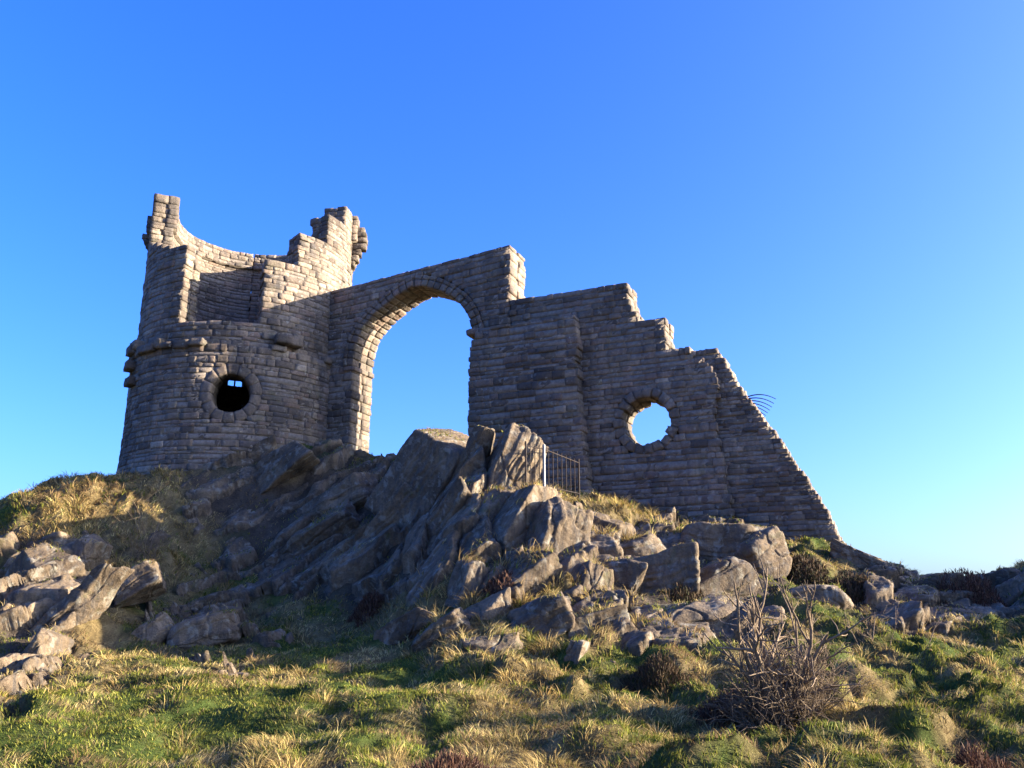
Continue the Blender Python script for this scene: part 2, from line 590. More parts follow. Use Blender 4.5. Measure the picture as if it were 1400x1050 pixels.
def courses(B, z0, z1, intervals, t, d_off=0.0, ch=(.09, .24), bl=(.16, .66), gap=.0015, lean=None, unit=1.0, proud=.009, rag=.03, wrap=False, ztop=None):
    """fill z0..z1 with courses; intervals(z) gives the a-ranges of solid wall"""
    z = z0
    while z < z1 - .05:
        h = rng.uniform(*ch)
        if z1 - (z + h) < ch[0] * .7: h = z1 - z
        zm = z + h / 2
        for a0, a1 in intervals(zm):
            if a1 - a0 < .06 * unit: continue
            e0 = rng.uniform(-rag, rag) * unit; e1 = rng.uniform(-rag, rag) * unit
            if wrap: e0 = e1 = 0
            for f0, f1, back in ((0, .5, False), (.5, 1, True)):
                for s0, s1 in split(a0 + e0, a1 + e1, bl[0] * unit, bl[1] * unit):
                    fr = rng.uniform(.36, .62)
                    p = rng.uniform(-proud, proud) + (rng.random() < .05) * rng.uniform(0, .04)
                    tn = rng.random()
                    g = gap * rng.uniform(.6, 1.8)
                    if back: B.add(s0 + g * unit, s1 - g * unit, d_off + t * .66 - rng.uniform(.02, .18) * t, d_off + t + p, z + g, z + h - g, tn)
                    else: B.add(s0 + g * unit, s1 - g * unit, d_off - p, d_off + t * fr, z + g, z + h - g, tn)
            B.core.append((a0 + .05 * unit, a1 - .05 * unit, d_off + .006, d_off + t - .006, z - .01, z + h - .022))
        z += h


def poly_intervals(poly, holes=()):
    def f(z):
        xs = []
        n = len(poly)
        for i in range(n):
            (x1, y1), (x2, y2) = poly[i], poly[(i + 1) % n]
            if (y1 > z) != (y2 > z): xs.append(x1 + (z - y1) * (x2 - x1) / (y2 - y1))
        xs.sort()
        iv = [(xs[i], xs[i + 1]) for i in range(0, len(xs) - 1, 2)]
        for h in holes:
            for c0, c1 in h(z):
                o = []
                for a, b in iv:
                    if c1 <= a or c0 >= b: o.append((a, b)); continue
                    if c0 > a: o.append((a, c0))
                    if c1 < b: o.append((c1, b))
                iv = o
        return iv
    return f


TH = math.radians(24)
WO = np.array([0.0, 25.0])
WU = np.array([math.cos(TH), -math.sin(TH)])
WN = np.array([math.sin(TH), math.cos(TH)])     # into the wall, away from the camera


def pw(px, py, d=0.0):
    r = ray(px, py)
    k = (WO @ WN + d) / (r[:2] @ WN)
    p = r * k
    return (float((p[:2] - WO) @ WU), float(p[2] + EYE))


def wall_map(a, d, z):
    xy = WO[None] + a[:, None] * WU + d[:, None] * WN
    zz = z + .077 * np.minimum(a + .07, 0) * sm(z, 10.4, 12.0)
    return np.stack([xy[:, 0], xy[:, 1], zz], 1)


castle = tag(empty("castle_ruin", (-2, 25, 5.5)), "ruined grey stone castle folly with round tower, pointed arch and stepped wall on the crag", "castle")
castle_inv = Matrix.Translation((-2, 25, 5.5)).inverted()
_castle_link = link


def adopt(o, parent):
    o.parent = parent
    return o


class CastleParent: pass


# castle Empty sits at its base: world-space meshes keep their place through the inverse
def cpart(o):
    o.matrix_parent_inverse = castle_inv
    return o


# --- arch wall
zt = 12.63
S_l = pw(483, 491); S_r = pw(649, 447)
z_sp = S_l[1] - .22
u_l, u_r = S_l[0] - .02, S_r[0] + .02
z_ap = pw(572, 389)[1] + .23
sp = u_r - u_l
hh = z_ap - z_sp
rad = (hh * hh + sp * sp / 4) / sp
RING = .34
aw_poly = [(pw(418, 640)[0], 4.6), (pw(418, 640)[0], zt), (-.07, zt), (-.07, 4.6)]


def arch_hole(extra, drop):
    def f(z):
        if z < z_sp: return [(u_l, u_r)] if extra == 0 or z < z_sp - drop else [(u_l - 0, u_r + 0)]
        R = rad + extra
        q = R * R - (z - z_sp) ** 2
        if q <= 0: return []
        w = math.sqrt(q)
        a = u_l + rad - w; b = u_r - rad + w
        return [(a, b)] if b > a else []
    return f


BA = Blocks(wall_map)
T_A = 1.15
courses(BA, 4.6, zt, poly_intervals(aw_poly, [arch_hole(RING, .0)]), T_A)
o = cpart(BA.build("arch_wall", castle)); BA.build_core("wall_core", o)


def ring_map(cx, cz, sgn):
    def f(a, d, r):   # a angle, r radius
        return wall_map(cx + sgn * r * np.cos(a), d, cz + r * np.sin(a))
    return f


ang = math.acos((rad - sp / 2) / rad)
for cx, sg in ((u_l + rad, -1), (u_r - rad, 1)):
    BR = Blocks(ring_map(cx, z_sp, sg), .010)
    nb = 15
    for k in range(nb):
        a0 = ang * k / nb; a1 = ang * (k + 1) / nb
        for d0, d1 in ((-.03, .38), (.40, .76), (.78, T_A + .02)):
            p = rng.uniform(-.02, .02)
            BR.add(a0 + .006, a1 - .006, d0 + p * (d0 < 0), d1, rad + rng.uniform(-.025, .015), rad + RING - .13, rng.random() * .8 + .1)
        BR.add(a0 + .004, a1 - .004, -.04, .36, rad + RING - .12, rad + RING, rng.random() * .7 + .1)
        BR.core.append((a0 - .01, a1 + .01, .03, T_A - .03, rad + .03, rad + RING - .03))
    o = cpart(BR.build("arch_ring", castle)); BR.build_core("ring_core", o)
# impost stones
for side in (0, 1):
    BI = Blocks(wall_map, .012)
    if side == 0:
        z0 = pw(480, 506)[1]
        for d0, d1 in ((-.05, .4), (.42, .8), (.82, T_A)):
            BI.add(u_l - .32, u_l + .075, d0, d1, z0, z0 + .15)
    else:
        z0 = pw(640, 462)[1]
        for d0, d1 in ((-.3, .35), (.37, .8), (.82, T_A)):
            BI.add(u_r - .15, u_r + .35, d0, d1, z0, z0 + .17)
    cpart(BI.build("impost", castle))

# --- stepped wall
pts = [(699, 409), (859, 386), (861, 424), (869, 426), (873, 440), (910, 437), (911, 480), (943, 478), (946, 486), (960, 490), (976, 506), (984, 524), (981, 545), (976, 560), (983, 600), (990, 640), (1006, 725)]
sp_ = [pw(*p) for p in pts]
poly = [(-.055, 2.2)] + [(-.055, 10.84), (sp_[1][0], 10.86)] + sp_[2:] + [(sp_[-1][0], 2.2)]
# flatten the treads
for i, j in ((5, 6),):
    pass
hc = pw(883, 575); HR = .66
HRING = .22


def disc(c, r):
    def f(z):
        q = r * r - (z - c[1]) ** 2
        return [(c[0] - math.sqrt(q), c[0] + math.sqrt(q))] if q > 0 else []
    return f


BS = Blocks(wall_map)
T_S = .95
courses(BS, 2.2, 10.86, poly_intervals(poly, [disc(hc, HR + HRING)]), T_S, rag=.05)
o = cpart(BS.build("stepped_wall", castle)); BS.build_core("wall_core", o)
BR = Blocks(ring_map(hc[0], hc[1], 1), .016)
for k in range(19):
    a0 = 2 * math.pi * k / 19; a1 = 2 * math.pi * (k + 1) / 19
    for d0, d1 in ((-.01, .45), (.47, T_S)):
        BR.add(a0 + .012, a1 - .012, d0 + rng.uniform(-.02, .01), d1, HR + rng.uniform(-.05, .02), HR + HRING + .02, rng.random() * .7)
    BR.core.append((a0 - .01, a1 + .01, .03, T_S - .03, HR + .05, HR + HRING + .03))
o = cpart(BR.build("round_opening", castle)); BR.build_core("ring_core", o)

# --- thick pier beside the arch
D_P = -.40
pp = [pw(646, 640, D_P), pw(644, 470, D_P), pw(700, 440, D_P), pw(785, 434, D_P), pw(790, 470, D_P), pw(787, 492, D_P), pw(792, 540, D_P), pw(797, 600, D_P), pw(808, 690, D_P)]
ztp = pw(760, 434, D_P)[1]
poly = [(u_r + .0, 3.0), (u_r + .0, z_sp - .02), (u_r + .30, z_sp + .45), (u_r + .62, ztp), (pp[3][0], ztp)] + pp[4:] + [(pp[-1][0], 3.0)]
BP = Blocks(wall_map)
courses(BP, 3.0, ztp, poly_intervals(poly), 2.25, D_P, proud=.02)  # depth extended out of view behind the wall to block sun through the arch
o = cpart(BP.build("pier", castle)); BP.build_core("wall_core", o)

# --- unseen masonry added behind the arch pier to keep sun off the tower
BB = Blocks(wall_map)
courses(BB, 3.0, 12.0, poly_intervals([(u_r + .02, 3.0), (u_r + .02, 12.0), (-.62, 12.0), (-.62, 3.0)]), .85, T_A + .01)
o = cpart(BB.build("sun_block", castle)); BB.build_core("wall_core", o)

# --- raking wall end
D_R = .16
pts = [(926, 480), (980, 476), (1012, 530), (1040, 566), (1066, 601), (1110, 665), (1135, 705), (1153, 745), (1162, 775)]
rp = [pw(p[0], p[1], D_R) for p in pts]
poly = [(rp[0][0], 1.6), (rp[0][0], rp[1][1])] + rp[1:] + [(rp[-1][0] + .05, 1.6)]
BK = Blocks(wall_map)
courses(BK, 1.6, rp[1][1], poly_intervals(poly), .72, D_R, ch=(.08, .15), rag=.03)
o = cpart(BK.build("raking_wall", castle)); BK.build_core("wall_core", o)

# --- the round tower
TC = np.array([-8.99, 29.1])
TF = -TC / np.linalg.norm(TC)              # towards the camera
TS = np.array([-TF[1], TF[0]])             # to the right as seen from the camera
R_LOW, R_UP = 3.52, 3.40


def tower_map(Rf):
    def f(a, d, z):
        R = Rf(z) - d
        xy = TC[None] + R[:, None] * (np.cos(a)[:, None] * TF + np.sin(a)[:, None] * TS)
        return np.stack([xy[:, 0], xy[:, 1], z], 1)
    return f


def thit(px, py, R, far=False):
    r = ray(px, py)
    a = r[:2] @ r[:2]; b = -2 * r[:2] @ TC; c = TC @ TC - R * R
    q = max(b * b - 4 * a * c, 0)
    k = (-b + (1 if far else -1) * math.sqrt(q)) / (2 * a)
    p = r * k
    v = p[:2] - TC
    return math.atan2(v @ TS, v @ TF), float(p[2] + EYE)


Z_ST = thit(300, 470, R_LOW)[1]            # string course
Z_RIM = thit(310, 438, R_UP)[1]
Z_R1 = thit(380, 357, R_UP)[1]
A_R1 = thit(358, 400, R_UP)[0]
A_L1 = thit(250, 400, R_UP)[0]
A_L2 = thit(236, 330, R_UP)[0]
Z_L1 = thit(236, 338, R_UP)[1]
A_L3 = thit(207, 300, R_UP)[0]
Z_TOP = thit(222, 284, R_UP - .5)[1]
A_S1 = thit(408, 330, R_UP)[0]; Z_S1 = thit(408, 315, R_UP)[1]
A_S2 = thit(449, 300, R_UP)[0]; Z_S2 = thit(449, 294, R_UP)[1]
A_S3 = thit(473, 290, R_UP)[0]; Z_S3 = thit(473, 281, R_UP)[1]
Z_PIER = Z_TOP + .42
Z_BACK = Z_TOP - .02
Z_PAR = Z_TOP - .72
print("tower", Z_ST, Z_RIM, Z_R1, Z_TOP, "S", Z_S1, Z_S2, Z_S3, "A", [round(math.degrees(v)) for v in (A_L3, A_L2, A_L1, A_R1, A_S1, A_S2, A_S3)])


def top_h(a):
    """height of the broken upper storey round the tower, a in (-pi, pi)"""
    if a < A_L3 - .16: return Z_BACK
    if a < A_L3: return Z_PIER
    if a > A_S3 + .42: return Z_BACK
    if a > A_S3: return Z_PIER - .1
    if a < A_L2: return Z_L1 + (A_L2 - a) / (A_L2 - A_L3) * .75
    if a < A_L1: return Z_L1
    if a < A_R1: return Z_RIM
    if a < A_S1: return Z_R1 - .15 * (a - A_R1)
    if a < A_S2: return Z_S1
    if a < A_S3: return Z_S2
    return Z_S3


AA = np.linspace(-math.pi, math.pi, 1441)
HH = np.array([top_h(a) for a in AA])


def ring_iv(mask):
    iv = []; on = None
    for a, m in zip(AA, mask):
        if m and on is None: on = a
        if not m and on is not None: iv.append((on, a)); on = None
    if on is not None: iv.append((on, AA[-1]))
    return iv


def cut(iv, c0, c1):
    o = []
    for a, b in iv:
        if c1 <= a or c0 >= b: o.append((a, b)); continue
        if c0 > a: o.append((a, c0))
        if c1 < b: o.append((c1, b))
    return o


tower = tag(empty("round_tower", (-9.15, 29.1, 5.5)), None)
tower.parent = castle
tower.matrix_parent_inverse = castle_inv
t_inv = Matrix.Translation((-9.15, 29.1, 5.5)).inverted()


def tpart(o):
    o.matrix_parent_inverse = t_inv
    return o


AW, ZW = thit(315, 537, R_LOW); RW = .58
RINGW = .30
AV, ZV = thit(326, 523, R_LOW - .3, True)


def low_R(z):
    return R_LOW + .22 * np.clip((7.2 - z) / 2.4, 0, 1) ** 1.5


def low_iv(z):
    iv = [(-math.pi, math.pi)]
    q = (RW + RINGW) ** 2 - (z - ZW) ** 2
    if q > 0:
        w = math.sqrt(q) / R_LOW
        iv = cut(iv, AW - w, AW + w)
    if abs(z - ZV) < .3:
        w = .45 / R_LOW
        iv = cut(iv, AV - w, AV + w)
    return iv


BT = Blocks(tower_map(low_R))
courses(BT, 4.2, Z_ST, low_iv, .8, unit=1 / R_LOW, ch=(.09, .22), bl=(.16, .66), wrap=True)
tpart(BT.build("lower_storey", tower)); tpart(BT.build_core("storey_core", tower, .1))
BU = Blocks(tower_map(lambda z: np.full_like(z, R_UP)))
courses(BU, Z_ST + .0, Z_PAR, lambda z: cut(ring_iv(HH > z), AV - .14, AV + .14) if abs(z - ZV) < .2 else ring_iv(HH > z), .72, unit=1 / R_UP, ch=(.09, .22), bl=(.16, .66))
tpart(BU.build("upper_storey", tower)); tpart(BU.build_core("storey_core", tower, .1))
# parapet: flush at the broken front, corbelled out round the back
for lo, hi_, Rp, tp in ((A_L3 - .2, 0, R_UP, .82), (0, A_S3 + .22, R_UP, .82), (None, None, R_UP + .18, 1.02)):
    BQ = Blocks(tower_map(lambda z, Rp=Rp: np.full_like(z, Rp)))
    f = (lambda z: cut(ring_iv(HH > z), A_L3 - .19, A_S3 + .21)) if lo is None else (lambda z, lo=lo, hi_=hi_: cut(cut(ring_iv(HH > z), -4, lo), hi_, 4))
    courses(BQ, Z_PAR + .005, Z_PIER, f, tp, unit=1 / R_UP, ch=(.13, .24), bl=(.22, .6))
    tpart(BQ.build("parapet", tower)); tpart(BQ.build_core("parapet_core", tower, .1))
# corbels under the parapet
for a, s in [(A_L3 - .30 - .33 * k, 1.0) for k in range(8)] + [(A_S3 + .30, 1.35)] + [(A_S3 + .36 + .33 * k, 1.0) for k in range(1, 4)]:
    BC = Blocks(tower_map(lambda z: np.full_like(z, R_UP)), .02)
    w = .16 * s / R_UP / (1 if s == 1 else 1.3)
    for k in range(4):
        BC.add(a - w, a + w, -.34 * s + k * .085 * s, .1, Z_PAR - .17 * (k + 1) * s, Z_PAR - .17 * k * s - .01, rng.random() * .6)
    if s > 1:
        for k in range(3):
            BC.add(a - w, a + w, -.52 + .05 * k, -.05, Z_PAR + .02 + .2 * k, Z_PAR + .2 + .2 * k, rng.random() * .6)
    tpart(BC.build("corbel", tower))
# string course of projecting, partly broken stones
def string_stone(a0, a1, dd, z0, z1):
    BG = Blocks(tower_map(lambda z: np.full_like(z, R_LOW)), .022)
    BG.add(a0, a1, -dd, .3, z0, z1, rng.random() * .7)
    tpart(BG.build("string_stone", tower))


a = -math.pi
while a < math.pi:
    w = rng.uniform(.09, .2)
    if rng.random() < .6: string_stone(a, a + w - .01, rng.uniform(.05, .18), Z_ST - .05 + rng.uniform(-.05, .05), Z_ST + rng.uniform(.08, .2))
    a += w
for px, py, dd in ((176, 478, .22), (173, 500, .25), (188, 474, .16), (173, 520, .2), (216, 472, .2), (400, 470, .22), (386, 465, .2)):
    a, z = thit(px, py, R_LOW + (.2 if px < 180 else 0))
    string_stone(a - .07, a + .07, dd, z - .14, z + .14)
# round window surround
def rw_map(a, d, r):
    al = AW + r * np.cos(a) / R_LOW
    return tower_map(low_R)(al, d, ZW + r * np.sin(a))
BW = Blocks(rw_map, .003)
for k in range(14):
    a0 = 2 * math.pi * k / 14; a1 = 2 * math.pi * (k + 1) / 14
    BW.add(a0 + .001, a1 - .001, -.004, .45, RW, RW + RINGW + .02, rng.random() * .15 + .1)
    BW.core.append((a0 - .01, a1 + .01, .03, .75, RW + .02, RW + RINGW + .02))
ws = tpart(BW.build("window_surround", tower)); tpart(BW.build_core("window_core", tower, .1))
# far window: two mullions
BV = Blocks(tower_map(low_R), .006)
for k in (-.16, .15):
    BV.add(AV + k / R_LOW - .03 / R_LOW, AV + k / R_LOW + .03 / R_LOW, .3, .4, ZV - .3, ZV + .3)
tpart(BV.build("window_mullion", tower))
# floor of the upper storey (makes the room below dark)
bm = bmesh.new()
bmesh.ops.create_cone(bm, cap_ends=True, segments=64, radius1=2.7, radius2=2.7, depth=.3)
fm = bpy.data.meshes.new("tower_floor"); bm.to_mesh(fm); bm.free(); fm.materials.append(M_MORTAR)
fo = link("tower_floor", fm, tower)
fo.matrix_parent_inverse = t_inv
fo.location = (TC[0], TC[1], Z_RIM - .16)

# ------------------------------------------------------------------ rocks
_ico = {}


def ico(level):
    if level not in _ico:
        bm = bmesh.new()
        bmesh.ops.create_icosphere(bm, subdivisions=level, radius=1)
        v = np.array([x.co[:] for x in bm.verts]); f = np.array([[q.index for q in t.verts] for t in bm.faces])
        bm.free(); _ico[level] = (v, f)
    return _ico[level]


def rock_verts(level, size, seed, cuts=7, sharp=30, rough=.04, bed=.02):
    """an angular block: a sphere drawn in to a random set of planes, then broken up with noise; local z is across the bedding"""
    r = np.random.default_rng(seed)
    v, f = ico(level)
    N = []; H = []
    for ax in range(3):
        for s in (1, -1):
            n = np.zeros(3); n[ax] = s
            n += r.normal(0, .12, 3); n /= np.linalg.norm(n)
            N.append(n); H.append(r.uniform(.82, 1))
    for _ in range(cuts):
        n = r.normal(0, 1, 3); n /= np.linalg.norm(n)
        N.append(n); H.append(r.uniform(.85, 1.15))
    N = np.array(N); H = np.array(H)
    d = np.maximum(v @ N.T, 0) / H[None]
    rad_ = 1 / (d ** sharp).sum(1) ** (1 / sharp)
    P = v * rad_[:, None] * np.array(size) / 2
    off = r.uniform(-50, 50, 3)
    nrm = v / np.linalg.norm(v, axis=1)[:, None]
    sc = float(np.mean(size))
    P = P + nrm * (fbm(P * (1.6 / max(sc, .4)) + off, 5, seed % 97, .5) * rough * 1.15 * sc)[:, None]
    # bedding: ledges across local z
    w = P[:, 2] + .12 * perlin(P * 1.5 + off, 5)
    st = perlin(np.stack([np.zeros(len(w)), np.zeros(len(w)) + off[1], w * 7.0], 1), 3)
    P = P + nrm * np.array([1, 1, .15]) * (np.where(st > .05, 1, 0) * bed + st * bed)[:, None]
    # cracks
    c = np.abs(perlin(P * np.array([1.4, 1.4, 2.4]) + off * 2, 11))
    P = P - nrm * ((1 - sm(c, 0, .06)) * bed * 1.6)[:, None]
    return P, f


def basis(yaw, ang, roll):
    """local x: long axis at 'ang' in the upright plane facing the viewer; yaw turns it about the vertical, roll about its own axis"""
    return np.array(Matrix.Rotation(yaw, 3, 'Z') @ Matrix.Rotation(-ang, 3, 'Y') @ Matrix.Rotation(roll, 3, 'X'))


R_ = math.radians
rock_count = 0
HX0, HY0, HC = -16.0, 12.0, .06
HM = np.full((int(32 / HC), int(16 / HC)), -99.0)


def note(P):
    i = ((P[:, 0] - HX0) / HC).astype(int); j = ((P[:, 1] - HY0) / HC).astype(int)
    k = (i >= 0) & (j >= 0) & (i < HM.shape[0]) & (j < HM.shape[1])
    np.maximum.at(HM, (i[k], j[k]), P[k, 2])



def rock(name, label, px, py, Y, L, T, depth, ang=0, yaw=0, roll=0, seed=None, cuts=7, sharp=34, rough=.045, bed=.018, level=6, group=None, cat="rock"):
    global rock_count
    rock_count += 1
    c = at(px, py, Y)
    dist = np.linalg.norm(c - np.array([0, 0, EYE]))
    s = dist / FPX * 1.04
    P, f = rock_verts(level, (L * s, depth, T * s), seed or rock_count * 13 + 5, cuts, sharp, rough, bed)
    az = -math.atan2(c[0], c[1])
    B = basis(az + R_(yaw), R_(ang), R_(roll))
    P = P @ B.T
    me = quads(name, P, f, M_ROCK, True)
    o = link(name, me)
    o.location = c + np.array([0, depth * .25, 0])
    note(P + np.array(o.location))
    return tag(o, label, cat, group)


def cell3(q, sd):
    f0 = np.floor(q).astype(np.int64)
    b1 = np.full(len(q), 9.0); b2 = np.full(len(q), 9.0)
    v = np.zeros((len(q), 3)); r = np.zeros((len(q), 3))
    for dx in (-1, 0, 1):
        for dy in (-1, 0, 1):
            for dz in (-1, 0, 1):
                i = f0[:, 0] + dx; j = f0[:, 1] + dy; k = f0[:, 2] + dz
                h = np.stack([hash3(i, j, k, sd + t) / 65535.0 for t in range(3)], 1)
                w = q - np.stack([i, j, k], 1) - .12 - .76 * h
                d = np.abs(w[:, 0]) ** 2 + np.abs(w[:, 1]) ** 2 + np.abs(w[:, 2]) ** 2
                d = np.sqrt(d)
                m = d < b1
                b2 = np.where(m, b1, np.minimum(b2, d))
                b1 = np.where(m, d, b1)
                v = np.where(m[:, None], w, v)
                h2 = np.stack([hash3(i, j, k, sd + 7 + t) / 65535.0 for t in range(3)], 1)
                r = np.where(m[:, None], h2, r)
    return b1, b2, v, r


def beds(P, ang, dims, sd):
    a = math.radians(ang)
    Lx = np.array([math.cos(a), .22, math.sin(a)]); Lx /= np.linalg.norm(Lx)
    Sx = np.array([math.sin(a), .0, -math.cos(a)]); Dx = np.cross(Lx, Sx); Dx /= np.linalg.norm(Dx)
    Pw = P + np.stack([fbm(P * .9 + k * 9.1, 3, 70 + k) for k in range(3)], 1) * .16
    q = np.stack([Pw @ Lx / dims[0], Pw @ Sx / dims[1], Pw @ Dx / dims[2]], 1)
    f1, f2, v, r = cell3(q, sd)
    dS = v[:, 1] * dims[1]; dL = v[:, 0] * dims[0]
    return f2 - f1, dS, dL, r


CRAG = [[(235, 640), (430, 612), (540, 622), (590, 596), (660, 592), (735, 655), (800, 700), (805, 790), (760, 835), (620, 820), (540, 805), (430, 805), (320, 780), (250, 700)],
        [(800, 716), (900, 712), (1080, 728), (1078, 800), (1068, 870), (950, 897), (830, 888), (785, 800)],
        [(-90, 735), (150, 738), (145, 800), (120, 850), (40, 960), (-90, 1000)],
        [(1160, 782), (1460, 792), (1460, 852), (1175, 862)]]
LEDGE = [[(550, 790), (840, 780), (850, 915), (700, 925), (570, 905)], [(250, 668), (300, 660), (430, 790), (420, 870), (330, 892), (220, 892), (190, 800)]]
bx = np.arange(-14.5, 13.0, .04); by = np.arange(13.2, 27.4, .034)
BX, BY = np.meshgrid(bx, by); BX = BX.ravel(); BY = BY.ravel()
bz = base_z(BX, BY)
bpx, bpy_ = proj(np.stack([BX, BY, bz], 1))
wob = fbm(p3(BX, BY, .8), 4, 61) * 30
mc = softmask(bpx + wob, bpy_ + wob * .6, CRAG)
mle = softmask(bpx + wob, bpy_ + wob * .6, LEDGE) * sm(fbm(p3(BX, BY, .75), 3, 66), -.14, .04)
mk = np.maximum(mc, mle)
sel = mk > .01
P0 = np.stack([BX, BY, bz], 1)
disp = np.full(len(BX), -.5)
Ps = P0[sel]; pxs = bpx[sel]
acc = np.zeros(len(Ps))
for lo, hi_, ang, dims, sd in ((-9e9, 560, 38, (2.2, .74, 1.3), 100), (560, 795, 57, (2.1, .78, 1.3), 140), (795, 9e9, 74, (1.7, 1.25, 1.1), 180)):
    w = (pxs + wob[sel] * 1.5 >= lo) & (pxs + wob[sel] * 1.5 < hi_)
    Q = Ps[w]
    e1, dS, dL, r = beds(Q, ang, dims, sd)
    blocky = lo > 700
    d = .34 * (r[:, 0] - .5) + dS * (.30 if blocky else .62) * (.5 + r[:, 1]) + dL * .22 * (r[:, 2] - .5)
    d -= .17 * (1 - sm(e1, 0, .055))
    e2, dS2, dL2, r2 = beds(Q, ang + 4, tuple(t * .36 for t in dims), sd + 20)
    d += .085 * (r2[:, 0] - .5) + dS2 * .28 * r2[:, 1] - .045 * (1 - sm(e2, 0, .09))
    e3, dS3, dL3, r3 = beds(Q, ang - 6, tuple(t * .13 for t in dims), sd + 40)
    d += .012 * (r3[:, 0] - .5)
    d += fbm(Q * 1.3, 5, 88) * .05 + fbm(Q * 7, 4, 89) * .016
    acc[w] = d
gul = fbm(p3(BX[sel], BY[sel], .42), 3, 95)
m_ = mk[sel]
disp[sel] = (acc + .10 + gul * .30 - .16 * sm(gul, -.1, -.3)) * sm(m_, .1, .7) - .45 * (1 - sm(m_, .05, .6))
CV = P0 + disp[:, None] * np.array([-.06, -.52, .66])[None]
note(CV[sel])
keepv = sel.reshape(len(by), len(bx))
qs = keepv[:-1, :-1] & keepv[1:, :-1] & keepv[:-1, 1:] & keepv[1:, 1:]
qi, qj = np.nonzero(qs)
nb_ = len(bx)
i0 = qi * nb_ + qj
Qf = np.stack([i0, i0 + 1, i0 + nb_ + 1, i0 + nb_], 1)
used = np.unique(Qf); remap = np.zeros(len(CV), int); remap[used] = np.arange(len(used))
tag(link("bedrock", quads("bedrock", CV[used], remap[Qf], M_ROCK, False)), "continuous tilted gritstone beds breaking through the hillside", None, None, "structure")

